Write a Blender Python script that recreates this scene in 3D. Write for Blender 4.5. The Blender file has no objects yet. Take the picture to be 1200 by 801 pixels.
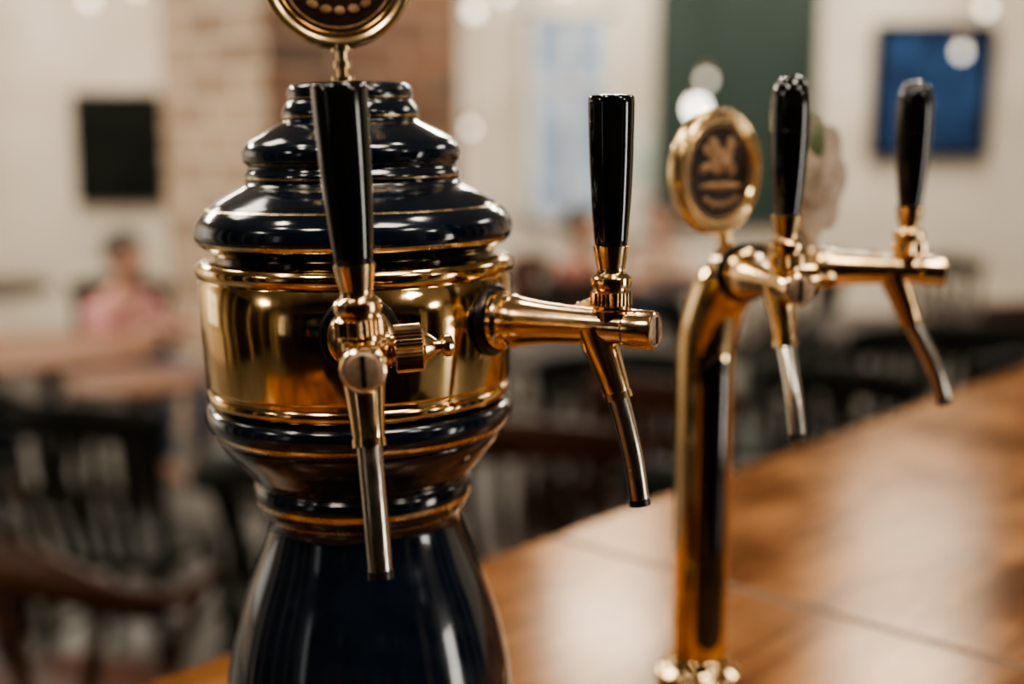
import bpy, bmesh, math, random
from mathutils import Vector, Matrix
random.seed(4)
H = 1.657      # camera height
CT = 1.28      # counter top height
col = bpy.context.scene.collection
pi = math.pi

# ------------------------------------------------------------------ materials
def new_mat(name):
    m = bpy.data.materials.new(name); m.use_nodes = True
    nt = m.node_tree; nt.nodes.clear()
    out = nt.nodes.new('ShaderNodeOutputMaterial')
    b = nt.nodes.new('ShaderNodeBsdfPrincipled')
    nt.links.new(b.outputs[0], out.inputs[0])
    return m, nt, b

def mat(name, c1, rough=.5, metal=0., c2=None, scale=20., r2=None, bump=0., coat=0., stretch=(1,1,1), emit=None, es=0., spec=.5):
    m, nt, b = new_mat(name)
    c2 = c2 or tuple(x*.82 for x in c1)
    tc = nt.nodes.new('ShaderNodeTexCoord')
    mp = nt.nodes.new('ShaderNodeMapping'); mp.inputs['Scale'].default_value = stretch
    nt.links.new(tc.outputs['Object'], mp.inputs['Vector'])
    n = nt.nodes.new('ShaderNodeTexNoise'); n.inputs['Scale'].default_value = scale
    n.inputs['Detail'].default_value = 5
    nt.links.new(mp.outputs[0], n.inputs['Vector'])
    mr = nt.nodes.new('ShaderNodeMapRange')
    mr.inputs['From Min'].default_value = .35; mr.inputs['From Max'].default_value = .65
    nt.links.new(n.outputs['Fac'], mr.inputs['Value'])
    mx = nt.nodes.new('ShaderNodeMix'); mx.data_type = 'RGBA'
    mx.inputs[6].default_value = (*c1, 1); mx.inputs[7].default_value = (*c2, 1)
    nt.links.new(mr.outputs[0], mx.inputs[0])
    nt.links.new(mx.outputs[2], b.inputs['Base Color'])
    b.inputs['Metallic'].default_value = metal
    b.inputs['Specular IOR Level'].default_value = spec
    r2 = rough if r2 is None else r2
    rr = nt.nodes.new('ShaderNodeMapRange')
    rr.inputs['From Min'].default_value = .35; rr.inputs['From Max'].default_value = .7
    rr.inputs['To Min'].default_value = rough; rr.inputs['To Max'].default_value = r2
    nt.links.new(n.outputs['Fac'], rr.inputs['Value'])
    nt.links.new(rr.outputs[0], b.inputs['Roughness'])
    b.inputs['Coat Weight'].default_value = coat
    b.inputs['Coat Roughness'].default_value = .05
    if bump:
        bp = nt.nodes.new('ShaderNodeBump'); bp.inputs['Strength'].default_value = bump
        bp.inputs['Distance'].default_value = .002
        nt.links.new(n.outputs['Fac'], bp.inputs['Height']); nt.links.new(bp.outputs[0], b.inputs['Normal'])
    if emit:
        b.inputs['Emission Color'].default_value = (*emit, 1); b.inputs['Emission Strength'].default_value = es
    return m

M_ceramic = mat('navy_ceramic', (.0032,.0070,.0145), .08, c2=(.0055,.0105,.0195), coat=.30, scale=60, r2=.18)
M_brass   = mat('polished_brass', (.88,.65,.40), .10, 1., (.68,.46,.25), 70, .24, .06)
M_badge   = mat('satin_gilt', (.88,.66,.38), .18, 1., (.76,.53,.28), 60, .26)
M_column  = mat('column_brass', (.88,.65,.38), .035, 1., (.78,.55,.30), 40, .07)
M_strip   = mat('gloss_black', (.004,.004,.005), .05, c2=(.007,.006,.006), coat=1., scale=30, r2=.08)
M_brassb  = mat('band_brass', (.90,.65,.34), .045, 1., (.56,.37,.17), 60, .17, .10, stretch=(1,1,.12))  # dark vertical streaks in the colour imitate reflections on the band
M_gold    = mat('gilt_line', (.86,.68,.42), .16, 1., (.50,.36,.20), 130, .4)
M_cap     = mat('dull_copper', (.50,.36,.26), .45, .85, (.33,.23,.16), 400, .55)
M_steel   = mat('worn_steel', (.60,.54,.48), .16, 1., (.46,.40,.35), 120, .28)
M_steel2  = mat('grey_steel', (.66,.62,.58), .18, 1., (.58,.54,.50), 20, .24)
M_black   = mat('black_plastic', (.004,.004,.004), .09, c2=(.008,.008,.008), coat=.3, r2=.16)
M_rubber  = mat('black_rubber', (.006,.006,.007), .35)
M_face    = mat('dark_enamel', (.030,.014,.008), .5, c2=(.012,.007,.005), scale=120, spec=.2)
M_embl    = mat('tan_relief', (.38,.24,.135), .7, 0, (.18,.09,.045), 200, spec=.2)
M_plaq    = mat('beige_plaque', (.46,.37,.29), .55, .0, (.26,.19,.14), 70)
M_plaqg   = mat('green_rim', (.14,.17,.09), .5)
M_brown   = mat('chair_brown', (.075,.026,.012), .4, c2=(.035,.012,.007), scale=6, stretch=(1,1,6), spec=.3)
M_dark    = mat('chair_dark', (.007,.010,.008), .45, c2=(.014,.013,.009), scale=6, spec=.25)
M_ttop    = mat('table_wood', (.17,.075,.036), .45, c2=(.10,.042,.02), scale=5, stretch=(1,8,1), spec=.3)
M_tdark   = mat('table_dark', (.024,.014,.010), .4, c2=(.015,.009,.007), scale=5, spec=.3)
M_wall    = mat('cream_plaster', (.70,.625,.53), .8, c2=(.58,.50,.41), scale=2.0, bump=.2)
M_backw   = mat('brown_wall', (.018,.011,.008), .7, c2=(.012,.008,.006), scale=2)
M_ceil    = mat('ceiling_paint', (.40,.34,.27), .8)
M_bframe  = mat('black_frame', (.006,.006,.006), .4, spec=.2)
M_screen  = mat('dark_screen', (.004,.006,.004), .3, c2=(.010,.012,.009), scale=4, spec=.2)
M_blue    = mat('blue_screen', (.003,.010,.035), .35, c2=(.030,.075,.17), scale=4.5, emit=(.02,.055,.16), es=.15, spec=.3)
M_green   = mat('green_paint', (.016,.036,.026), .5, c2=(.012,.028,.02), scale=3)
M_white   = mat('white_paint', (.78,.74,.68), .5)
M_pane    = mat('window_daylight', (.40,.46,.52), .3, c2=(.05,.09,.16), scale=4.5, emit=(.30,.37,.44), es=.55, stretch=(1.5,1,.6))
M_teal    = mat('teal_paper', (.25,.42,.40), .6, c2=(.45,.5,.45), scale=6)
M_globe   = mat('lit_glass', (1,1,1), .3, emit=(1,.92,.78), es=12.)
M_globe2  = mat('dim_glass', (.8,.8,.8), .3, emit=(1,.90,.74), es=4.)
M_shelf   = mat('back_bar_wood', (.014,.007,.004), .5, c2=(.008,.004,.003), scale=5, spec=.2)
M_skin    = mat('skin', (.50,.28,.19), .5)
M_hairm   = mat('dark_hair', (.015,.010,.007), .6)
M_eye     = mat('eye', (.03,.02,.02), .2)
M_lip     = mat('lips', (.40,.14,.11), .5)
M_jeans   = mat('denim', (.05,.07,.12), .8)
M_seam    = mat('pale_edge', (.36,.22,.12), .4)
M_seamd   = mat('dark_joint', (.10,.05,.025), .5)
M_cream_bar     = mat('added_cream_bar', (.62,.50,.36), .6)

def counter_mat():
    m = bpy.data.materials.new('bar_wood'); m.use_nodes = True
    nt = m.node_tree; nt.nodes.clear()
    out = nt.nodes.new('ShaderNodeOutputMaterial')
    tc = nt.nodes.new('ShaderNodeTexCoord')
    mp = nt.nodes.new('ShaderNodeMapping'); mp.inputs['Scale'].default_value = (2.2, 10, 4)
    nt.links.new(tc.outputs['Object'], mp.inputs[0])
    n = nt.nodes.new('ShaderNodeTexNoise'); n.inputs['Scale'].default_value = 2.6; n.inputs['Detail'].default_value = 8
    n.inputs['Distortion'].default_value = .9
    nt.links.new(mp.outputs[0], n.inputs['Vector'])
    n2 = nt.nodes.new('ShaderNodeTexNoise'); n2.inputs['Scale'].default_value = 7.0; n2.inputs['Detail'].default_value = 4
    nt.links.new(tc.outputs['Object'], n2.inputs['Vector'])
    br = nt.nodes.new('ShaderNodeTexBrick')
    br.inputs['Scale'].default_value = 1.0; br.inputs['Brick Width'].default_value = 1.7
    br.inputs['Row Height'].default_value = .14; br.inputs['Mortar Size'].default_value = .0012
    br.inputs['Color1'].default_value = (1,1,1,1); br.inputs['Color2'].default_value = (.78,.75,.73,1)
    br.inputs['Mortar'].default_value = (.4,.35,.3,1)
    nt.links.new(tc.outputs['Object'], br.inputs['Vector'])
    cr = nt.nodes.new('ShaderNodeValToRGB')
    e = cr.color_ramp.elements
    e[0].position = .30; e[0].color = (.150,.060,.022,1); e[1].position = .70; e[1].color = (.40,.185,.072,1)
    nt.links.new(n.outputs['Fac'], cr.inputs[0])
    mx = nt.nodes.new('ShaderNodeMix'); mx.data_type = 'RGBA'; mx.blend_type = 'MULTIPLY'; mx.inputs[0].default_value = 1
    nt.links.new(cr.outputs[0], mx.inputs[6]); nt.links.new(br.outputs['Color'], mx.inputs[7])
    c2 = nt.nodes.new('ShaderNodeValToRGB'); e = c2.color_ramp.elements
    e[0].position = .38; e[0].color = (.50,.45,.42,1); e[1].position = .56; e[1].color = (1,1,1,1)
    nt.links.new(n2.outputs['Fac'], c2.inputs[0])
    m2 = nt.nodes.new('ShaderNodeMix'); m2.data_type = 'RGBA'; m2.blend_type = 'MULTIPLY'; m2.inputs[0].default_value = 1
    nt.links.new(mx.outputs[2], m2.inputs[6]); nt.links.new(c2.outputs[0], m2.inputs[7])
    df = nt.nodes.new('ShaderNodeBsdfDiffuse'); nt.links.new(m2.outputs[2], df.inputs[0])
    gl = nt.nodes.new('ShaderNodeBsdfGlossy'); gl.inputs[0].default_value = (1,.84,.68,1)
    mr = nt.nodes.new('ShaderNodeMapRange'); mr.inputs['To Min'].default_value = .13; mr.inputs['To Max'].default_value = .25
    nt.links.new(n2.outputs['Fac'], mr.inputs['Value']); nt.links.new(mr.outputs[0], gl.inputs['Roughness'])
    fr = nt.nodes.new('ShaderNodeFresnel'); fr.inputs[0].default_value = 1.4
    f2 = nt.nodes.new('ShaderNodeMapRange'); f2.inputs['From Min'].default_value = .03; f2.inputs['From Max'].default_value = .20
    f2.inputs['To Min'].default_value = .04; f2.inputs['To Max'].default_value = .09
    nt.links.new(fr.outputs[0], f2.inputs['Value'])
    ms = nt.nodes.new('ShaderNodeMixShader'); nt.links.new(f2.outputs[0], ms.inputs[0])
    nt.links.new(df.outputs[0], ms.inputs[1]); nt.links.new(gl.outputs[0], ms.inputs[2])
    nt.links.new(ms.outputs[0], out.inputs[0])
    return m
M_counter = counter_mat()

def brick_mat(name, a, b_, mo):
    m, nt, b = new_mat(name)
    tc = nt.nodes.new('ShaderNodeTexCoord'); sp = nt.nodes.new('ShaderNodeSeparateXYZ')
    nt.links.new(tc.outputs['Object'], sp.inputs[0])
    ad = nt.nodes.new('ShaderNodeMath'); ad.operation = 'ADD'
    nt.links.new(sp.outputs[0], ad.inputs[0]); nt.links.new(sp.outputs[1], ad.inputs[1])
    cb = nt.nodes.new('ShaderNodeCombineXYZ')
    nt.links.new(ad.outputs[0], cb.inputs[0]); nt.links.new(sp.outputs[2], cb.inputs[1])
    br = nt.nodes.new('ShaderNodeTexBrick'); br.inputs['Scale'].default_value = 1
    br.inputs['Brick Width'].default_value = .46; br.inputs['Row Height'].default_value = .15
    br.inputs['Mortar Size'].default_value = .018
    br.inputs['Color1'].default_value = (*a,1); br.inputs['Color2'].default_value = (*b_,1)
    br.inputs['Mortar'].default_value = (*mo,1)
    nt.links.new(cb.outputs[0], br.inputs['Vector'])
    nt.links.new(br.outputs['Color'], b.inputs['Base Color']); b.inputs['Roughness'].default_value = .8
    return m
M_brick = brick_mat('brick', (.120,.052,.026), (.040,.019,.011), (.19,.125,.078))
M_brick_lit = brick_mat('lit_face_brick', (.40,.29,.20), (.22,.14,.09), (.55,.46,.37))  # paler bricks: the light on the left face put into the colour

def floor_mat():
    m, nt, b = new_mat('stone_tiles')
    tc = nt.nodes.new('ShaderNodeTexCoord')
    br = nt.nodes.new('ShaderNodeTexBrick'); br.inputs['Scale'].default_value = 1
    br.offset = 0
    br.inputs['Brick Width'].default_value = .5; br.inputs['Row Height'].default_value = .5
    br.inputs['Mortar Size'].default_value = .008
    br.inputs['Color1'].default_value = (.18,.17,.155,1); br.inputs['Color2'].default_value = (.13,.125,.115,1)
    br.inputs['Mortar'].default_value = (.08,.08,.075,1)
    nt.links.new(tc.outputs['Object'], br.inputs['Vector'])
    nt.links.new(br.outputs['Color'], b.inputs['Base Color']); b.inputs['Roughness'].default_value = .45
    return m
M_floor = floor_mat()

# ------------------------------------------------------------------ geometry helpers
def finish(bm, name, mats, parent=None, loc=(0,0,0), rot=(0,0,0), sharp=38, smooth=True):
    bmesh.ops.remove_doubles(bm, verts=bm.verts, dist=1e-6)
    bmesh.ops.recalc_face_normals(bm, faces=bm.faces)
    for f in bm.faces: f.smooth = smooth
    for e in bm.edges:
        if len(e.link_faces) == 2 and e.calc_face_angle(0) > math.radians(sharp): e.smooth = False
    me = bpy.data.meshes.new(name); bm.to_mesh(me); bm.free()
    for m in (mats if isinstance(mats, (list, tuple)) else [mats]): me.materials.append(m)
    o = bpy.data.objects.new(name, me); col.objects.link(o)
    o.parent = parent; o.location = loc; o.rotation_euler = rot
    return o

def empty(name, loc, rot=(0,0,0), label=None, category=None, group=None):
    o = bpy.data.objects.new(name, None); o.empty_display_size = .05
    col.objects.link(o); o.location = loc; o.rotation_euler = rot
    tag(o, label, category, group); return o

def tag(o, label=None, category=None, group=None, kind=None):
    if label: o['label'] = label
    if category: o['category'] = category
    if group: o['group'] = group
    if kind: o['kind'] = kind
    return o

def lathe(bm, prof, seg=64, M=None, kn=0):
    """prof: (z, r, mat=0, knurl=0)"""
    M = M or Matrix()
    rings = []
    for p in prof:
        z, r = p[0], p[1]; k = p[3] if len(p) > 3 else 0
        if r < 1e-6: rings.append([bm.verts.new(M @ Vector((0,0,z)))]); continue
        rg = []
        for i in range(seg):
            a = 2*pi*i/seg; rr = r*(1 - (k if i % 2 else 0))
            rg.append(bm.verts.new(M @ Vector((rr*math.cos(a), rr*math.sin(a), z))))
        rings.append(rg)
    for j in range(len(rings)-1):
        A, B = rings[j], rings[j+1]; m = prof[j][2] if len(prof[j]) > 2 else 0
        if len(A) == 1 and len(B) == 1: continue
        for i in range(seg):
            k = (i+1) % seg
            if len(A) == 1: f = bm.faces.new((A[0], B[i], B[k]))
            elif len(B) == 1: f = bm.faces.new((A[i], A[k], B[0]))
            else: f = bm.faces.new((A[i], A[k], B[k], B[i]))
            f.material_index = m

def cr(prof, n=4):
    """Catmull-Rom densify of (z,r,m) profile"""
    out = []
    for i in range(len(prof)-1):
        p0 = prof[max(i-1,0)]; p1 = prof[i]; p2 = prof[i+1]; p3 = prof[min(i+2, len(prof)-1)]
        for s in range(n):
            t = s/n; v = []
            for c in (0,1):
                a,b_,c_,d = p0[c],p1[c],p2[c],p3[c]
                v.append(.5*(2*b_+(c_-a)*t+(2*a-5*b_+4*c_-d)*t*t+(3*b_-a-3*c_+d)*t**3))
            out.append((v[0], max(v[1],0), p1[2] if len(p1) > 2 else 0))
    out.append(tuple(prof[-1])); return out

def spath(pts, n=6):
    pts = [Vector(p) for p in pts]; out = []
    for i in range(len(pts)-1):
        p0 = pts[max(i-1,0)]; p1 = pts[i]; p2 = pts[i+1]; p3 = pts[min(i+2,len(pts)-1)]
        for s in range(n):
            t = s/n
            out.append(.5*(2*p1+(p2-p0)*t+(2*p0-5*p1+4*p2-p3)*t*t+(3*p1-p0-3*p2+p3)*t**3))
    out.append(pts[-1]); return out

def tube(bm, pts, radii, seg=16, m=0, sc=(1,1), cap=True):
    pts = [Vector(p) for p in pts]; n = len(pts)
    if not isinstance(radii, (list, tuple)): radii = [radii]*n
    if len(radii) != n:
        rr = []
        for i in range(n):
            x = i/(n-1)*(len(radii)-1); k = min(int(x), len(radii)-2); rr.append(radii[k]*(1-(x-k))+radii[k+1]*(x-k))
        radii = rr
    rings = []; up = None
    for i in range(n):
        t = (pts[min(i+1,n-1)]-pts[max(i-1,0)]).normalized()
        if up is None:
            up = Vector((0,1,0)) if abs(t.y) < .8 else Vector((1,0,0))
        u = (up - t*up.dot(t)).normalized(); w = t.cross(u); up = u
        rings.append([bm.verts.new(pts[i]+(u*math.cos(2*pi*j/seg)*sc[0]+w*math.sin(2*pi*j/seg)*sc[1])*radii[i]) for j in range(seg)])
    for a in range(n-1):
        for j in range(seg):
            k = (j+1) % seg
            f = bm.faces.new((rings[a][j], rings[a][k], rings[a+1][k], rings[a+1][j])); f.material_index = m
    if cap:
        for rg in (rings[0], rings[-1]):
            f = bm.faces.new(rg); f.material_index = m

def box(bm, c, s, M=None, m=0, bev=0):
    M = M or Matrix()
    r = bmesh.ops.create_cube(bm, size=1, matrix=M @ Matrix.Translation(c) @ Matrix.Diagonal((*s,1)))
    if bev:
        es = list({e for v in r['verts'] for e in v.link_edges})
        bmesh.ops.bevel(bm, geom=es, offset=bev, segments=2, affect='EDGES')
    for v in r['verts']:
        if v.is_valid:
            for f in v.link_faces: f.material_index = m

def ball(bm, c, r, sc=(1,1,1), m=0, seg=16, M=None):
    M = M or Matrix()
    rr = bmesh.ops.create_uvsphere(bm, u_segments=seg, v_segments=seg//2, radius=r, matrix=M @ Matrix.Translation(c) @ Matrix.Diagonal((*sc,1)))
    for v in rr['verts']:
        for f in v.link_faces: f.material_index = m

RX = Matrix.Rotation(pi/2, 4, 'Y')    # local z -> +x
RY = Matrix.Rotation(-pi/2, 4, 'X')   # local z -> +y

# ------------------------------------------------------------------ tap meshes
def tap_meshes():
    d = {}
    bm = bmesh.new()
    lathe(bm, [(.003,0),(.003,.0135),(.0045,.0148),(.0075,.0148),(.0085,.0138),(.0095,.0124),(.0115,.0124),(.0125,.0132),(.0145,.0132),(.016,.0124),(.022,.0114),
               (.032,.0102),(.044,.0093),(.055,.0088),(.0735,.0083),(.0748,.0092),(.0870,.0092),(.0886,.0086),(.0890,.0080,1),(.0890,.0078,1),(.0886,.0074,1),(.0890,.0070,1),(.0894,.0060,1),(.0895,0,1)], 56, RX)
    box(bm, (.0892,0,0), (.0014,.0018,.0125), m=2)
    T = Matrix.Translation((.066,0,0)) @ Matrix.Diagonal((1,1,.955,1))
    lathe(bm, [(0,.0078),(.0085,.0080),(.0095,.0092),(.0110,.0092),(.0115,.0100,0,.06),(.0178,.0100,0,.06),(.0183,.0090),(.0192,.0082),(.0200,.0082),(.0206,.0094),(.0222,.0098),
               (.0250,.0096),(.0262,.0084),(.0270,.0070),(.0285,.0064),(.0300,.0066),(.0330,.0072),(.0395,.0084),(.0408,.0086),(.0412,.0078),(.0412,0)], 56, T)
    tube(bm, spath([(.0575,0,.000),(.0600,0,-.008),(.0650,0,-.020),(.0692,0,-.0315)], 5), [.0098,.0088,.0074,.0064], 24)
    tube(bm, [(.0690,0,-.0312),(.0700,0,-.0345)], .0070, 24)
    d['body'] = (bm, [M_brass, M_cap, M_rubber])
    bm = bmesh.new()
    lathe(bm, [(0,0),(0,.0172),(.001,.0182),(.0028,.0182),(.0038,.0172),(.0040,0)], 48, RX); d['gasket'] = (bm, [M_rubber])
    bm = bmesh.new()
    lathe(bm, [(.0395,0),(.0395,.0068),(.0410,.0076),(.0440,.0080),(.060,.0092),(.080,.0102),(.098,.0107),(.1100,.0109),(.1126,.0108),(.1136,.0102),(.1139,.0092),(.1139,0)], 48, T)
    d['handle'] = (bm, [M_black])
    bm = bmesh.new()
    lathe(bm, cr([(.0385,0),(.0386,.0064),(.0430,.0074),(.055,.0088),(.070,.0100),(.084,.0107),(.0850,.0109),(.0858,.0107),(.097,.0108),(.106,.0102),(.1125,.0078),(.1150,.0040),(.1155,0)],3), 48, Matrix.Translation((.066,0,0)))
    d['handle2'] = (bm, [M_black])
    for key, tip, ms in (('spout', [(.0692,0,-.032),(.0732,0,-.045),(.0778,0,-.063),(.0812,0,-.0835)], M_steel), ('spout2', [(.0692,0,-.032),(.0762,0,-.044),(.0850,0,-.061),(.0920,0,-.0815)], M_steel2)):
        bm = bmesh.new()
        tube(bm, spath(tip, 6), [.0053,.0050,.0048], 24, 0)
        q = Vector(tip[3]); dd = (q-Vector(tip[2])).normalized()
        tube(bm, [q-dd*.0012, q+dd*.0022], .00512, 24, 1)
        d[key] = (bm, [ms, M_rubber])
    # knurled adjustment knob with small ball tip
    bm = bmesh.new()
    T2 = Matrix.Translation((.046,0,0)) @ RY
    lathe(bm, [(.004,.0055),(.0100,.0060),(.0106,.0074),(.0120,.0074),(.0126,.0064),(.0134,.0064),(.0136,.0090),(.0142,.0100,0,.06),(.0248,.0100,0,.06),(.0254,.0090),
               (.0265,.0066),(.0290,.0050),(.0312,.0030),(.0328,.0028),(.0336,.0040),(.0350,.0050),(.0366,.0050),(.0380,.0040),(.0388,0)], 72, T2)
    d['knob'] = (bm, [M_brass])
    return d

TM = {}
for k, (bm, ms) in tap_meshes().items():
    o = finish(bm, k, ms, sharp=28 if k == 'knob' else 32); TM[k] = o.data; bpy.data.objects.remove(o)

def add_tap(parent, loc, ang, rounded=False, roll=0, s=1):
    b = bpy.data.objects.new('tap', TM['body']); col.objects.link(b); b.parent = parent
    b.location = loc; b.rotation_euler = (roll,0,ang); b.scale = (s,s,s)
    for nm, key, lb in (('gasket','gasket','black rubber gasket ring'), ('tap_handle','handle2' if rounded else 'handle','glossy black tap handle'),
                    ('spout','spout2' if rounded else 'spout','steel spout tube'), ('flow_knob','knob','knurled brass adjustment knob')):
        c = bpy.data.objects.new(nm, TM[key]); col.objects.link(c); c.parent = b; c['label'] = lb
    return b

def add_medallion(parent, loc, stem_from, yaw, th=.0045):
    """disc whose face looks along yaw"""
    M = Matrix.Rotation(yaw, 4, 'Z') @ RX
    bm = bmesh.new()
    lathe(bm, [(-th,0),(-th,.0365),(-th+.001,.0382),(-th+.002,.0388),(.0020,.0388),(.0036,.0384),(.0044,.0374),(.0044,.0360),(.0036,.0344),(.0030,.0332),(.0030,.0326),(.0036,.0322),(.0036,.0314),(.0024,.0308),(.0020,0)], 72, M)
    L = Vector(stem_from) - Vector(loc)
    s0 = L.normalized()*.037
    tube(bm, [s0, s0+(L-s0)*.5, L], [.0032,.0028,.0032], 16)
    for t, r in ((.06,.0052),(.5,.0044),(.92,.006)):
        p = s0+(L-s0)*t; dd = (L-s0).normalized()*.0018
        tube(bm, [p-dd, p+dd], r, 20)
    med = finish(bm, 'medallion', M_badge, parent, loc); med['label'] = 'round gilt badge on a short stem'
    bm = bmesh.new()
    lathe(bm, [(.0023,.0310),(.0026,.0285),(.0029,.018),(.0030,0)], 48, M)
    f = finish(bm, 'medallion_face', M_face, med)
    bm = bmesh.new()
    lathe(bm, [(.0024,.0290),(.0030,.0286),(.0030,.0280),(.0024,.0276)], 48, M)
    def e(u, v, r, su=1, sv=1, a=0):
        ball(bm, (0,0,0), r, (1,1,.25), M=M @ Matrix.Translation((-v, u, .0034)) @ Matrix.Rotation(a,4,'Z') @ Matrix.Diagonal((sv,su,1,1)), seg=12)
    # embossed full bird seen in profile: body, neck, head, beak, raised wing, tail
    e(-.001,.006,.0085,1.25,.9,.35); e(.0070,.0120,.0042,1.0,1.5,-.3); e(.0085,.0180,.0036,1.1,1); e(.0130,.0172,.0018,2.0,.6,-.2)
    e(-.0060,.0140,.0056,.9,1.6,.75); e(-.0115,.0120,.0038,.9,1.9,.95); e(-.0145,.0030,.0038,1.8,.8,.35); e(.009,.002,.0040,1,1.2)
    # ribbon band below, with small raised marks
    e(0,-.0085,.0060,3.4,.42); e(-.013,-.0165,.0020,1.6,1.0,-.3); e(-.0065,-.0190,.0022,1.4,1.0); e(.0005,-.0198,.0022,1.3,1.0); e(.0075,-.0188,.0022,1.4,1.0); e(.0135,-.0165,.0020,1.5,1.0,.3)
    finish(bm, 'relief', M_embl, med)
    return med

# ================================================================== BAR COUNTER
ex, ey = .671, .741
ea = math.atan2(ey, ex)
bar = empty('bar_counter', (-.253,.832,0), (0,0,ea), 'long varnished brown wooden bar counter', 'bar counter')
def slab(name, x0, x1, m):
    bm = bmesh.new()
    box(bm, ((x0+x1)/2, -.28, 0), (x1-x0, .56, .045), bev=.0018)
    o = finish(bm, name, m, bar, (0,0,CT-.0225)); return o
slab('worktop', -.75, .4290, M_counter); slab('worktop', .4350, 3.6, M_counter)
bm = bmesh.new(); box(bm, (.4312,-.28,CT-.0212), (.0048,.556,.041), m=0); box(bm, (.4343,-.28,CT-.0203), (.0016,.556,.041), m=1)
finish(bm, 'seam_strip', [M_seamd, M_seam], bar)
bm = bmesh.new(); box(bm, (1.42,-.29,(CT-.045)/2), (4.2,.40,CT-.045), bev=.004)
for i in range(6):
    box(bm, (-.35+i*.7, -.084, .62), (.5,.02,.9), bev=.006)
finish(bm, 'counter_body', M_shelf, bar)

# ================================================================== TOWER 1 (ceramic)
t1 = empty('beer_tower', (-.0775,.6715,CT), (0,-.0150,0), 'navy ceramic and brass beer tower with black-handled taps on the bar', 'beer tower')
zo = H - CT
def P(l): return [(z+zo, r, m) for z, r, m in l]
dome = [(.0240,0,0),(.0236,.012,0),(.0230,.0255,0),(.0212,.0308,0),(.0178,.0322,0),(.0157,.0322,1),(.0150,.0320,0),(.0140,.0318,0),(.0125,.0332,0),(.0085,.0351,0),(.0066,.0352,1),(.0055,.0350,0),(.0044,.0346,0),(.0034,.0355,0),
        (.0012,.0398,0),(-.0030,.0478,0),(-.0070,.0540,0),(-.0112,.0564,0),(-.0150,.0562,0),(-.0168,.0554,1),(-.0177,.0545,0),(-.0190,.0540,0),(-.0204,.0545,0),(-.0222,.0556,0),(-.0238,.0560,1),(-.0247,.0559,0),(-.0260,.0554,0),(-.0272,.0558,0),
        (-.0290,.0582,0),(-.0325,.0650,0),(-.0366,.0718,0),(-.0390,.0750,1),(-.0400,.0762,0),(-.0425,.0788,0),(-.0465,.0816,0),(-.0515,.0826,0),(-.0550,.0820,1),(-.0572,.0806,0),(-.0597,.0772,0),(-.0620,.0735,0),(-.0660,.0728,0)]
bm = bmesh.new(); lathe(bm, cr(P(dome),4), 128); finish(bm, 'tower_lid', [M_ceramic, M_gold], t1, sharp=70)
band = [(-.0645,.070,0),(-.0652,.0785,0),(-.0662,.0812,0),(-.0685,.0828,0),(-.0715,.0828,0),(-.0735,.0818,0),(-.0742,.0806,0),(-.0755,.0806,0),(-.0765,.0817,0),(-.100,.0812,0),(-.1290,.0800,0),(-.1305,.0796,0),(-.1312,.0782,0),(-.1330,.0780,0),(-.1338,.0792,0),(-.1365,.0796,0),(-.1390,.0786,0),(-.1400,.0760,0),(-.1410,.072,0)]
bm = bmesh.new(); lathe(bm, P(band), 128); finish(bm, 'brass_band', [M_brassb], t1, sharp=50)
body = [(-.1405,.0730,0),(-.1412,.0765,0),(-.1430,.0800,0),(-.1470,.0812,0),(-.1505,.0806,0),(-.1528,.0796,1),(-.1550,.0781,1),(-.1562,.0764,0),(-.1575,.0755,0),(-.1590,.0755,0),(-.1630,.0735,0),(-.1680,.0698,0),(-.1724,.0660,0),(-.1770,.0622,0),(-.1795,.0598,1),(-.1810,.0581,0),(-.1825,.0568,0),
        (-.1840,.0568,0),(-.1858,.0580,0),(-.1890,.0586,0),(-.1918,.0583,1),(-.1945,.0578,0),(-.1965,.0570,0),(-.1985,.0560,0),(-.2000,.0547,1),(-.2014,.0536,0),(-.2040,.0524,0),(-.2075,.0520,0),(-.2120,.0530,0),(-.2200,.0555,0),(-.2299,.0592,0),(-.2420,.0640,0),(-.2545,.0684,0),(-.2680,.0722,0),(-.2792,.0748,0),(-.2920,.0771,0),(-.3043,.0783,0),(-.3200,.0775,0),(-.3380,.0725,0),(-.3520,.0670,0),(-.3580,.0650,1),(-.3600,.0670,0),(-.3630,.0720,0),(-.3690,.0740,0),(-.3765,.0740,0)]
bm = bmesh.new(); lathe(bm, cr(P(body),4), 128); finish(bm, 'tower_body', [M_ceramic, M_gold], t1, sharp=70)
tz = -.0955 + zo
def surf(a, r): return (r*math.cos(a), r*math.sin(a), tz)
a1 = math.radians(-90+7.5); a2 = math.radians(-28)
add_tap(t1, surf(a1,.0815), a1, roll=.050, s=1.04); add_tap(t1, surf(a2,.0800), a2, roll=-.01)
add_medallion(t1, (-.004,-.002,.0785+zo), (-.003,-.002,.0225+zo), math.radians(-90+6))

# ================================================================== TOWER 2 (brass column)
CX, CY = .1300, .8455
t2 = empty('beer_tower', (CX,CY,CT), (0,0,0), 'polished brass column beer tower with black front strip and two taps', 'beer tower')
z2 = H - CT - .087
bm = bmesh.new()
lathe(bm, [(.000,0),(.000,.0285),(.0015,.0300),(.0040,.0300),(.0060,.0285),(.0080,.0245),(.0100,.0225),(.0125,.0215),(.0150,.0205),(.0165,.0192)], 64)
pts = [(0,0,.012),(0,0,.08),(0,0,.15),(0,0,.20)] + spath([(0,0,.215),(.001,-.001,.240),(.007,-.008,.268),(.019,-.018,.284),(.034,-.028,z2)], 6)
tube(bm, pts, [.0190]*5+[.0190]*6+[.0184,.0176,.0167,.0158,.0152,.0148], 64)
finish(bm, 'column', M_column, t2, sharp=45)
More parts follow.
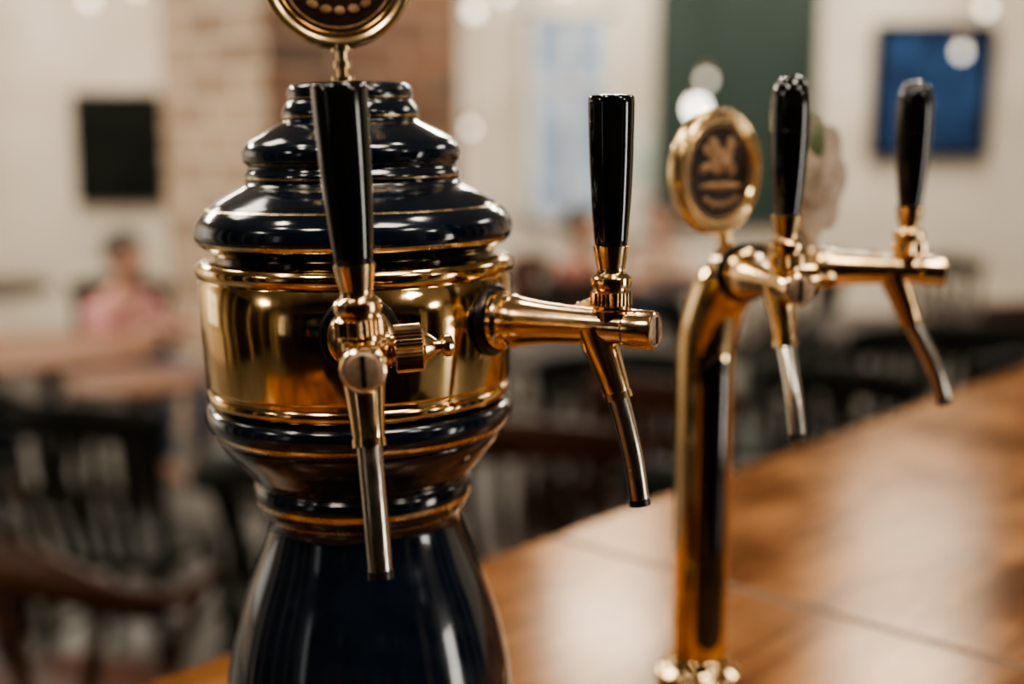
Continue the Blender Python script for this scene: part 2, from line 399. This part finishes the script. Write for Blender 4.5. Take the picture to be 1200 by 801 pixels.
# dark front of the column, built as a raised glossy black strip
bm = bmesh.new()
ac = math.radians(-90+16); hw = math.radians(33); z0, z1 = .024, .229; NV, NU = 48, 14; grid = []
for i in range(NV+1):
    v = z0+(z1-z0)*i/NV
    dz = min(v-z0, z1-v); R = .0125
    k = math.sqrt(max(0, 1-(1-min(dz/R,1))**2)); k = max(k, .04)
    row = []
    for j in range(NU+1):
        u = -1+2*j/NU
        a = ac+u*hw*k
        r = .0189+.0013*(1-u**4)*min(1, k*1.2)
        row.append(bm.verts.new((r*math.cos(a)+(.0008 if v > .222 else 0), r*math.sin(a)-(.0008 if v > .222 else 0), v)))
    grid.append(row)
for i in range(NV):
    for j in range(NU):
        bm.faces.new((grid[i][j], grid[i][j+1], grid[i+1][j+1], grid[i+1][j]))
ip = finish(bm, 'black_strip', M_strip, t2, sharp=60); ip['label'] = 'glossy black rounded strip'
b2 = math.radians(-14)
hub = Vector((.0245,-.030,z2)); dB = Vector((math.cos(b2), math.sin(b2), 0))
bm = bmesh.new()
Mh = Matrix.Translation(hub) @ Matrix.Rotation(b2,4,'Z') @ RX
lathe(bm, cr([(-.026,0,0),(-.0255,.006,0),(-.022,.0115,0),(-.014,.0145,0),(0,.0150,0),(.012,.0142,0),(.016,.0130,0)],3)+[(.017,.0155),(.021,.0155),(.022,.013),(.027,.013)], 40, Mh)
a3 = math.radians(-90+10)
lathe(bm, [(0,.012),(.016,.0118),(.017,.0145),(.021,.0145),(.022,.0122),(.030,.0122)], 40, Matrix.Translation(hub+Vector((-.018,-.006,0))) @ Matrix.Rotation(a3,4,'Z') @ RX)
finish(bm, 'crossbar', M_brass, t2)
gB = hub + dB*.028
gA = hub + Vector((-.018,-.006,0)) + Vector((math.cos(a3),math.sin(a3),0))*.030
add_tap(t2, gB, b2, True); add_tap(t2, gA, a3, True)
add_medallion(t2, (.1255-CX,.790-CY,-.0265+zo), (.134-CX,.800-CY,z2+.013), math.radians(-90+41), th=.0065)
# scalloped plaque seen obliquely
bm = bmesh.new()
Mq = Matrix.Rotation(math.radians(-90+40),4,'Z') @ RX
N = 72; f_, b_, h_ = [], [], []
for i in range(N):
    a = 2*pi*i/N; r = .0325*(1+.16*abs(math.cos(4*a)) - .06)
    h_.append(bm.verts.new(Mq @ Vector((r*1.08*math.cos(a), r*.93*math.sin(a), .0026))))
    f_.append(bm.verts.new(Mq @ Vector((r*1.15*math.cos(a), r*math.sin(a), .0012)))); b_.append(bm.verts.new(Mq @ Vector((r*1.15*math.cos(a), r*math.sin(a), -.002))))
bm.faces.new(h_); bm.faces.new(b_[::-1])
for i in range(N):
    k = (i+1) % N
    top = math.cos(2*pi*i/N) < -.5
    for A, B in ((h_,f_),(f_,b_)):
        f = bm.faces.new((A[i], B[i], B[k], A[k])); f.material_index = 1 if top else 0
ball(bm, (0,0,0), .02, (1,1,.2), M=Mq @ Matrix.Translation((0,0,.002)))
ball(bm, (0,0,0), .008, (1.6,1,.4), m=1, M=Mq @ Matrix.Translation((-.022,0,.0025)))
tube(bm, [(0,0,-.033),(0,0,-.043)], .0035, 12); tube(bm, [(0,0,-.039),(0,0,-.042)], .006, 16)
pl = finish(bm, 'plaque', [M_plaq, M_plaqg], t2, hub+dB*.022+Vector((.014,.006,.0555)), sharp=15); pl['label'] = 'scalloped beige badge with a hint of green'

# ================================================================== ROOM
def wall(name, c, s, m):
    bm = bmesh.new(); box(bm, (0,0,0), s); o = finish(bm, name, m, None, c); o['kind'] = 'structure'; return o
wall('floor', (0,3.3,-.05), (11.2,13.2,.1), M_floor)
wall('ceiling', (0,3.3,3.65), (11.2,13.2,.1), M_ceil)
wall('wall_back', (0,9.3,1.8), (11.2,.2,3.6), M_wall)
wall('wall_left', (-5.5,3.3,1.8), (.2,12,3.6), M_wall)
wall('wall_right', (5.5,3.3,1.8), (.2,12,3.6), M_wall)
wall('wall_front', (0,-2.7,1.8), (11.2,.2,3.6), M_backw)
wall('baseboard_back', (0,9.18,.07), (10.8,.04,.14), M_tdark)
wall('added_trim_1', (-5.36,-.55,1.75), (.06,4.0,3.5), M_shelf)  # unseen dark panels, added to darken what the towers reflect
wall('added_trim_2', (-5.36,2.15,1.75), (.06,.30,3.5), M_shelf)
wall('added_trim_3', (5.36,-1.85,1.75), (.06,1.5,3.5), M_shelf)
wall('added_trim_4', (5.36,1.55,1.75), (.06,2.6,3.5), M_shelf)
tn = 5
for x in (-4.9,-4.4,4.2,4.7):
    wall('added_trim_%d' % tn, (x,-2.57,1.7), (.16,.06,3.4), M_cream_bar); tn += 1  # unseen cream strips, added as bright bars in the brass reflections
for y in (-1.8,-.6,.7):
    wall('added_trim_%d' % tn, (-5.30,y,1.7), (.06,.14,3.4), M_cream_bar); tn += 1
for y in (-1.4,1.0,2.0):
    wall('added_trim_%d' % tn, (5.30,y,1.7), (.06,.12,3.4), M_cream_bar); tn += 1
bm = bmesh.new(); box(bm, (0,0,0), (3.6,.8,.012), bev=.003)
tag(finish(bm, 'added_dark_mat', M_rubber, None, (.9,-.95,.006)), 'unseen black mat added to darken the column reflection', 'mat')  # unseen mat, added so the brass column reflects something dark

def window(name, c, w, h, panes, mp=M_pane, rot=0):
    bm = bmesh.new()
    box(bm, (0,0,0), (w,.02,h), m=1)
    fr = .06
    for sx in (-1,1): box(bm, (sx*(w/2),0,0), (fr,.09,h+fr), m=0)
    for sz in (-1,1): box(bm, (0,0,sz*(h/2)), (w+fr,.09,fr), m=0)
    for i in range(1,panes): box(bm, (-w/2+w*i/panes,0,0), (.035,.07,h), m=0)
    box(bm, (0,0,h*.15), (w,.07,.035), m=0)
    o = finish(bm, name, [M_white, mp], None, c, (0,0,rot), smooth=False); o['kind'] = 'structure'
window('window_1', (.40,9.16,1.74), .56, 1.42, 2)
M_refl_glow = mat('added_refl_glow', (.8,.8,.8), .3, emit=(.90,.92,1.), es=1.0)
M_door_glow = mat('added_door_glow', (.8,.8,.8), .3, emit=(1.,.93,.84), es=11.)
M_fill_glow = mat('added_fill_glow', (.8,.8,.8), .3, emit=(1.,.95,.88), es=.8)
window('added_window_2', (3.4,-2.55,1.95), .5, 1.5, 2, mp=M_refl_glow)  # unseen window pair with glowing panes, added for reflections in the towers
window('added_window_3', (-3.6,-2.55,1.95), .7, 1.5, 2, mp=M_refl_glow)
window('added_door_1', (5.36,-.45,1.1), 1.0, 2.1, 1, mp=M_door_glow, rot=pi/2)  # unseen glowing door, added for the bright highlight on the column
window('added_window_4', (-5.36,3.6,1.8), 1.8, 1.7, 3, mp=M_fill_glow, rot=pi/2)  # unseen window, added to brighten the pillar's left face

# brick pillar
bm = bmesh.new(); box(bm, (.68,.45,1.8), (1.36,.90,3.6)); box(bm, (.68,.45,.06), (1.40,.94,.12))
bm.normal_update()
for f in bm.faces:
    if f.normal.x < -.5: f.material_index = 1  # left face painted paler, as if lit
o = finish(bm, 'wall_pillar', [M_brick, M_brick_lit], None, (-1.21,6.38,0), (0,0,ea), smooth=False); o['kind'] = 'structure'

def framed(name, c, w, h, mface, label, cat, tilt=0, fr=.03):
    e = empty(name, c, (tilt,0,0), label, cat)
    bm = bmesh.new()
    for sx in (-1,1): box(bm, (sx*(w/2-fr/2),0,0), (fr,.05,h), bev=.004)
    for sz in (-1,1): box(bm, (0,0,sz*(h/2-fr/2)), (w,.05,fr), bev=.004)
    box(bm, (0,.015,0), (w-.01,.02,h-.01))
    finish(bm, 'frame', M_bframe, e)
    bm = bmesh.new(); box(bm, (0,-.005,0), (w-2*fr+.002,.012,h-2*fr+.002)); finish(bm, 'screen', mface, e)
    return e
framed('television', (-2.76,9.165,1.515), .68,.78, M_screen, 'black switched-off screen hanging on cream wall', 'television')
framed('television', (2.94,9.14,1.91), .84,.94, M_blue, 'wall screen showing a deep blue picture', 'television', math.radians(3), fr=.06)
# green panel
bm = bmesh.new(); box(bm, (0,0,0), (1.04,.04,2.2), bev=.005)
for sx in (-1,1): box(bm, (sx*.54,-.005,0), (.05,.06,2.24), m=1, bev=.004)
box(bm, (0,-.005,-1.12), (1.13,.06,.05), m=1, bev=.004)
o = finish(bm, 'wall_panel', [M_green, M_green], None, (1.58,9.17,2.12)); tag(o, 'dark green painted board fixed to cream wall', 'panel')
bm = bmesh.new(); box(bm, (0,0,0), (.15,.01,.42)); box(bm, (0,-.004,.1), (.11,.006,.12), m=1)
o = finish(bm, 'poster', [M_teal, M_white], None, (.91,9.195,1.48)); tag(o, 'pale teal paper notice pinned to the wall', 'poster')

# pendant lamps
def pendant(c, r, m, label):
    e = empty('pendant_lamp', (c[0],c[1],3.6), (0,0,0), label, 'lamp', 'pendant lamps over the dining area')
    zz = c[2]-3.6
    bm = bmesh.new(); tube(bm, [(0,0,0),(0,0,zz+r+.03)], .004, 8); lathe(bm, [(0,0),(0,.05),(-.02,.045),(-.03,.01),(-.03,0)], 20); finish(bm, 'cord', M_bframe, e)
    bm = bmesh.new(); lathe(bm, [(zz+r+.06,0),(zz+r+.06,.018),(zz+r*.85,.026),(zz+r*.8,.0)], 20); finish(bm, 'socket', M_brass, e)
    bm = bmesh.new(); ball(bm, (0,0,zz), r, (1,1,1.05), seg=20); finish(bm, 'bulb', m, e)
gl = 'glass globe pendant lamp on black cord'
pendant((2.50,6.95,2.28), .028, M_globe2, gl)  # added globe, stands in for a light reflected in the blue screen
pendant((2.42,7.05,2.06), .026, M_globe2, gl)  # second stand-in globe for a reflection in that screen
pendant((1.18,8.30,1.78), .050, M_globe, gl)
pendant((1.28,8.60,1.97), .026, M_globe2, gl)
pendant((-.24,7.50,1.66), .024, M_globe2, gl)
pendant((-.20,6.95,2.27), .034, M_globe2, gl)
pendant((-.05,7.10,2.36), .026, M_globe2, gl)
pendant((.30,7.60,2.45), .030, M_globe2, gl)
pendant((-2.05,6.4,2.27), .026, M_globe2, gl)
pendant((-1.85,6.5,2.33), .022, M_globe2, gl)

# unseen back bar and bottles, added for the brass reflections
bb = empty('added_back_bar', (.2,-1.6,0), (0,0,0), 'tall dark wooden back bar shelf, unseen, added for the reflections', 'shelf')
bm = bmesh.new()
for z in (.05,.9,1.35,1.8,2.35): box(bm, (0,0,z), (4.8,.4,.05), bev=.004)
for x in (-2.4,-1.6,-.8,0,.8,1.6,2.4): box(bm, (x,0,1.2), (.06,.4,2.4), bev=.004)
box(bm, (0,-.19,1.2), (4.8,.02,2.4)); box(bm, (0,.19,.47), (4.7,.02,.82))
finish(bm, 'shelving', M_shelf, bb)
bott = [mat('amber_glass', (.25,.09,.02), .12, c2=(.15,.05,.01), scale=4), mat('clear_glass', (.20,.18,.15), .15), mat('dark_glass', (.02,.05,.02), .1)]
bm = bmesh.new(); lathe(bm, [(0,0),(0,.036),(.006,.039),(.17,.039),(.20,.030),(.225,.014),(.29,.013),(.30,.015),(.30,0)], 24); bme = []
o_ = finish(bm, 'b', bott[0]); 
for m_ in bott:
    me = o_.data.copy(); me.materials.clear(); me.materials.append(m_); bme.append(me)
bpy.data.objects.remove(o_)
for zz in (1.376, 1.826):
    for bay in range(4):
        for i in range(3):
            x = -1.6+bay*.8+.2+i*.2+random.uniform(-.03,.03)
            k = random.choice((0,1,2,2))
            e = bpy.data.objects.new('bottle', bme[k]); col.objects.link(e); e.location = (x+.2,-1.55,zz)
            tag(e, ('amber','clear','dark green')[k]+' glass bottle on the back bar, unseen, added for streaky reflections', 'bottle', 'unseen bottles added for the reflections')  # bottles added only to streak the brass reflections

# ------------------------------------------------------------------ furniture
def chair_template(m):
    parts = []
    bm = bmesh.new()
    N = 32; top, bot = [], []
    for i in range(N):
        a = 2*pi*i/N; c, s = math.cos(a), math.sin(a)
        x = .215*math.copysign(abs(c)**.6, c); y = .21*math.copysign(abs(s)**.6, s)
        x *= 1-.12*(y/.21)*.5
        top.append(bm.verts.new((x,y,.46))); bot.append(bm.verts.new((x*.96,y*.96,.425)))
    bm.faces.new(top); bm.faces.new(bot[::-1])
    for i in range(N): k=(i+1)%N; bm.faces.new((top[i],bot[i],bot[k],top[k]))
    parts.append(('seat', finish(bm,'seat',m).data))
    bm = bmesh.new()
    tube(bm, spath([(-.20,.16,.45),(-.215,.21,.65),(-.215,.25,.84)],4), [.020,.019,.021], 10)
    tube(bm, spath([(.20,.16,.45),(.215,.21,.65),(.215,.25,.84)],4), [.020,.019,.021], 10)
    tube(bm, spath([(-.245,.215,.84),(-.14,.265,.865),(0,.285,.875),(.14,.265,.865),(.245,.215,.84)],5), .056, 10, sc=(.34,1.0))
    for i in range(5):
        x = -.13+.065*i
        tube(bm, spath([(x*.85,.175,.45),(x,.225+.01*(1-abs(x)*6),.65),(x*1.02,.262,.84)],3), [.013,.020,.013], 8)
    parts.append(('backrest', finish(bm,'backrest',m).data))
    for sx in (-1,1):
        for sy in (-1,1):
            bm = bmesh.new(); tube(bm, [(sx*.16,sy*.15,.43),(sx*.185,sy*.18,.22),(sx*.205,sy*.20,0)], [.025,.023,.017], 10)
            parts.append(('leg', finish(bm,'leg',m).data))
    bm = bmesh.new()
    for sx in (-1,1): tube(bm, [(sx*.183,-.178,.20),(sx*.183,.178,.20)], .011, 8)
    tube(bm, [(-.183,0,.20),(.183,0,.20)], .011, 8)
    parts.append(('stretcher', finish(bm,'stretcher',m).data))
    for o in list(col.objects):
        if o.type == 'MESH' and o.parent is None and o.name.split('.')[0] in ('seat','backrest','leg','stretcher'): bpy.data.objects.remove(o)
    return parts
CH = {'brown': chair_template(M_brown), 'dark': chair_template(M_dark)}
def armchair(x, y, yaw, m, key, label):
    e = empty('armchair', (x,y,0), (0,0,math.radians(yaw)), label, 'chair', 'wooden pub chairs around the tables')
    for n, me in CH[key]:
        if n == 'backrest': continue
        c = bpy.data.objects.new(n, me); col.objects.link(c); c.parent = e
    bm = bmesh.new()
    tube(bm, spath([(-.29,-.20,.69),(-.30,0,.70),(-.26,.17,.76),(-.13,.27,.84),(0,.295,.86),(.13,.27,.84),(.26,.17,.76),(.30,0,.70),(.29,-.20,.69)],6), [.022,.024,.03,.05,.06,.05,.03,.024,.022], 12, sc=(.5,1))
    for i in range(4):
        a = pi*(i+.9)/4.8; c, s = math.cos(a), math.sin(a)
        tube(bm, [(.17*c,.05+.13*s,.45),(.265*c,.02+.25*s,.70+.12*s)], [.018,.017], 8)
    for sx in (-1,1): tube(bm, [(sx*.19,-.15,.45),(sx*.285,-.16,.69)], [.017,.016], 8)
    finish(bm, 'backrest', m, e)
    return e
def chair(x, y, yaw, kind):
    e = empty('dining_chair', (x,y,0), (0,0,math.radians(yaw)),
              'reddish-brown wooden spindle-back chair' if kind == 'brown' else 'dark green-black wooden spindle-back chair', 'chair', 'wooden pub chairs around the tables')
    for n, me in CH[kind]:
        c = bpy.data.objects.new(n, me); col.objects.link(c); c.parent = e
    return e

def table(x, y, r, m, shape='round', yaw=0, label='round wooden pub table on a pedestal'):
    e = empty('pub_table', (x,y,0), (0,0,math.radians(yaw)), label, 'table')
    bm = bmesh.new()
    if shape == 'round': lathe(bm, [(.715,0),(.715,r-.01),(.722,r),(.742,r),(.75,r-.008),(.75,0)], 48)
    else: box(bm, (0,0,.7325), (r*2.2,r*1.5,.035), bev=.006)
    finish(bm, 'table_top', m, e)
    bm = bmesh.new()
    lathe(bm, cr([(.715,.16,0),(.69,.06,0),(.6,.035,0),(.45,.045,0),(.3,.035,0),(.12,.06,0),(.08,.07,0)],3), 20)
    finish(bm, 'pedestal', M_tdark, e)
    bm = bmesh.new()
    for i in range(4):
        a = pi/4+i*pi/2; tube(bm, spath([(0,0,.12),(.16*math.cos(a),.16*math.sin(a),.10),(.33*math.cos(a),.33*math.sin(a),.022)],4), [.035,.028,.02], 10)
    finish(bm, 'foot', M_tdark, e)
table(-1.95,5.30,.46, M_ttop); table(-1.38,4.62,.25, M_ttop)
table(.35,5.2,.42, M_tdark); table(1.55,5.9,.45, M_tdark); table(2.7,6.4,.5, M_tdark, 'rect', label='dark rectangular pub table on a pedestal')
table(.95,7.6,.42, M_tdark); table(-3.2,7.4,.5, M_tdark)
armchair(-.98,2.58,168, M_brown, 'brown', 'brown bentwood captain armchair with curved rail and slats')
armchair(-.50,3.22,150, M_dark, 'dark', 'dark green-black captain armchair with rounded back')
for c in [(-1.75,3.78,190,'dark'),(-1.12,3.66,165,'dark'),(-1.94,6.13,5,'dark'),(-2.85,5.4,80,'dark'),
          (.14,3.44,170,'brown'),(.56,3.98,150,'brown'),(.30,4.50,190,'dark'),(-.38,5.2,95,'dark'),(.90,4.85,-100,'dark'),(.35,5.95,0,'dark'),
          (1.45,5.12,200,'dark'),(2.02,5.1,170,'dark'),(1.45,6.65,0,'dark'),(1.15,4.22,150,'dark'),(1.70,4.48,200,'dark'),(2.28,5.72,180,'brown'),(2.85,5.65,175,'dark'),(3.42,5.75,170,'dark'),
          (2.5,7.2,0,'dark'),(.30,7.40,60,'brown'),(1.65,7.5,-90,'dark'),(.95,8.35,0,'brown'),(-3.0,6.6,180,'dark'),(.60,2.92,140,'dark'),(-2.75,4.2,150,'dark'),(-.72,4.20,-60,'dark'),
          (-1.75,3.10,120,'dark'),(-2.05,4.42,170,'dark'),(-.10,6.60,40,'dark')]:
    chair(*c)

# ------------------------------------------------------------------ people (seated)
def skin_obj(name, verts, edges, m, parent, sub=2):
    me = bpy.data.meshes.new(name); me.from_pydata([v[:3] for v in verts], edges, [])
    o = bpy.data.objects.new(name, me); col.objects.link(o)
    sk = o.modifiers.new('skin','SKIN'); sk.use_smooth_shade = True
    for i, v in enumerate(verts):
        r = v[3]; d = me.skin_vertices[0].data[i]
        d.radius = (r, v[4]) if len(v) > 4 else (r, r); d.use_root = (i == 0)
    ss = o.modifiers.new('sub','SUBSURF'); ss.levels = sub; ss.render_levels = sub
    bpy.context.view_layer.update()
    dg = bpy.context.evaluated_depsgraph_get()
    me2 = bpy.data.meshes.new_from_object(o.evaluated_get(dg))
    o.modifiers.clear(); o.data = me2
    me2.materials.clear(); me2.materials.append(m)
    for p in me2.polygons: p.use_smooth = True
    o.parent = parent
    return o

def person(x, y, yaw, mshirt, label, hair=M_hairm, s=.95):
    e = empty('person', (x,y,0), (0,0,math.radians(yaw)), label, 'person'); e.scale = (s,s,s)
    V = [(0,0,.56,.14,.11),(0,.01,.68,.125,.095),(0,-.03,.86,.14,.10),(0,-.055,.97,.06),(0,-.075,1.03,.050),(0,-.095,1.09,.072,.08),(0,-.10,1.155,.082,.095),(0,-.09,1.215,.06,.07)]
    E = [(0,1),(1,2),(2,3),(3,4),(4,5),(5,6),(6,7)]
    def add(v, p): V.append(v); E.append((p, len(V)-1)); return len(V)-1
    n = add((0,-.185,1.135,.013), 6); 
    for sx in (-1,1):
        sh = add((sx*.175,-.035,.905,.055), 2); el = add((sx*.235,-.16,.70,.040), sh); wr = add((sx*.13,-.37,.82,.026), el)
        pm = add((sx*.10,-.43,.82,.026,.018), wr)
        for k, (dx, L) in enumerate(((-.024,.062),(-.008,.07),(.008,.066),(.022,.052))):
            f1 = add((sx*(.095+dx),-.43-L*.6,.822,.0085), pm); add((sx*(.095+dx),-.43-L,.808,.007), f1)
        th = add((sx*.065,-.425,.822,.010), pm); add((sx*.05,-.455,.815,.008), th)
        hp = add((sx*.09,-.04,.54,.085), 0); kn = add((sx*.13,-.43,.53,.058), hp); an = add((sx*.13,-.42,.09,.038), kn); add((sx*.13,-.55,.045,.034), an)
        add((sx*.095,-.085,1.14,.016), 6)
    b = skin_obj('body', V, E, M_skin, e)
    S = [(0,.01,.70,.142,.11),(0,.005,.56,.155,.125),(0,-.03,.86,.155,.115),(0,-.05,.955,.075,.07)]
    SE = [(0,1),(0,2),(2,3)]
    for sx in (-1,1):
        S.append((sx*.178,-.035,.905,.066)); SE.append((2,len(S)-1)); S.append((sx*.236,-.16,.70,.052)); SE.append((len(S)-2,len(S)-1))
        S.append((sx*.16,-.31,.785,.036)); SE.append((len(S)-2,len(S)-1))
    c = skin_obj('shirt', S, SE, mshirt, e)
    J = [(0,0,.545,.16,.13)]; JE = []
    for sx in (-1,1):
        J.append((sx*.095,-.05,.54,.098)); JE.append((0,len(J)-1)); J.append((sx*.13,-.44,.53,.070)); JE.append((len(J)-2,len(J)-1)); J.append((sx*.13,-.425,.13,.05)); JE.append((len(J)-2,len(J)-1))
    skin_obj('trousers', J, JE, M_jeans, e)
    bm = bmesh.new(); ball(bm, (0,-.070,1.185), .112, (.95,1.05,.98), seg=20)
    for v in list(bm.verts):
        if v.co.y < -.13 and v.co.z < 1.20 or v.co.z < 1.09: bm.verts.remove(v)
    finish(bm, 'hair', hair, e, sharp=80)
    bm = bmesh.new()
    for sx in (-1,1): ball(bm, (sx*.030,-.178,1.165), .010, seg=10)
    finish(bm, 'eyes', M_eye, e)
    bm = bmesh.new(); ball(bm, (0,-.172,1.10), .02, (1,.4,.3), seg=10); finish(bm, 'mouth', M_lip, e)
M_pink = mat('pink_shirt', (.52,.24,.23), .8); M_dshirt = mat('dark_shirt', (.03,.03,.035), .8)
M_red = mat('red_shirt', (.20,.06,.05), .8); M_cream = mat('cream_shirt', (.5,.38,.30), .8)
person(-1.90,6.08,62, M_pink, 'seated person in a pink shirt resting arms on table', s=.92)
person(-2.66,5.42,80, M_dshirt, 'seated person in a dark shirt at the table')
person(.95,8.30,0, M_cream, 'seated person in a cream shirt at a wooden table')
person(.34,7.40,60, M_red, 'seated person in a dark red shirt at a wooden table')

# ------------------------------------------------------------------ lights
def area(loc, size, power, color=(1,.91,.78), rot=(0,0,0), sy=None):
    l = bpy.data.lights.new('area_light','AREA'); l.energy = power; l.color = color; l.size = size
    if sy: l.shape = 'RECTANGLE'; l.size_y = sy
    o = bpy.data.objects.new('area_light', l); col.objects.link(o); o.location = loc; o.rotation_euler = rot
area((.50,6.4,3.55), .5, 95); area((1.85,5.8,3.55), .6, 75); area((-3.6,5.0,3.55), 1.2, 200); area((-3.0,7.9,3.55), .8, 70)
area((2.6,8.0,3.55), .8, 65); area((3.6,3.0,3.55), 1.0, 50); area((.7,8.4,3.55), .6, 36)
area((-1.8,2.2,3.55), .9, 34); area((.5,.0,3.0), .45, 20, (1,.88,.72)); area((-.8,-.6,3.0), .35, 15, (1,.88,.72)); area((1.6,-.8,3.0), .35, 13)
area((-4.0,-1.2,3.3), .4, 30); area((4.2,-1.4,3.3), .4, 30)  # unseen lamps, added to light the cream strips near the bar end walls
for x, y in ((-1.3,.4),(-.2,1.6),(.9,.7),(-1.7,-.3)):
    area((x,y,3.5), .22, 9, (1,.9,.76))  # small unseen lamps, added for crisp highlights on the ceramic
W = bpy.data.worlds.new('World'); bpy.context.scene.world = W; W.use_nodes = True
W.node_tree.nodes['Background'].inputs[0].default_value = (.6,.5,.4,1); W.node_tree.nodes['Background'].inputs[1].default_value = .3
try: bpy.context.scene.view_settings.look = 'AgX - Medium High Contrast'
except Exception as ex_: print(ex_)

# ------------------------------------------------------------------ camera
cd = bpy.data.cameras.new('camera'); cam = bpy.data.objects.new('camera', cd); col.objects.link(cam)
cam.location = (0,0,H); cam.rotation_euler = (pi/2-math.atan(250.5/1500),0,0)
cd.lens = 45; cd.sensor_width = 36; cd.clip_start = .02
cd.dof.use_dof = True; cd.dof.focus_distance = .575; cd.dof.aperture_fstop = 3.0
bpy.context.scene.camera = cam
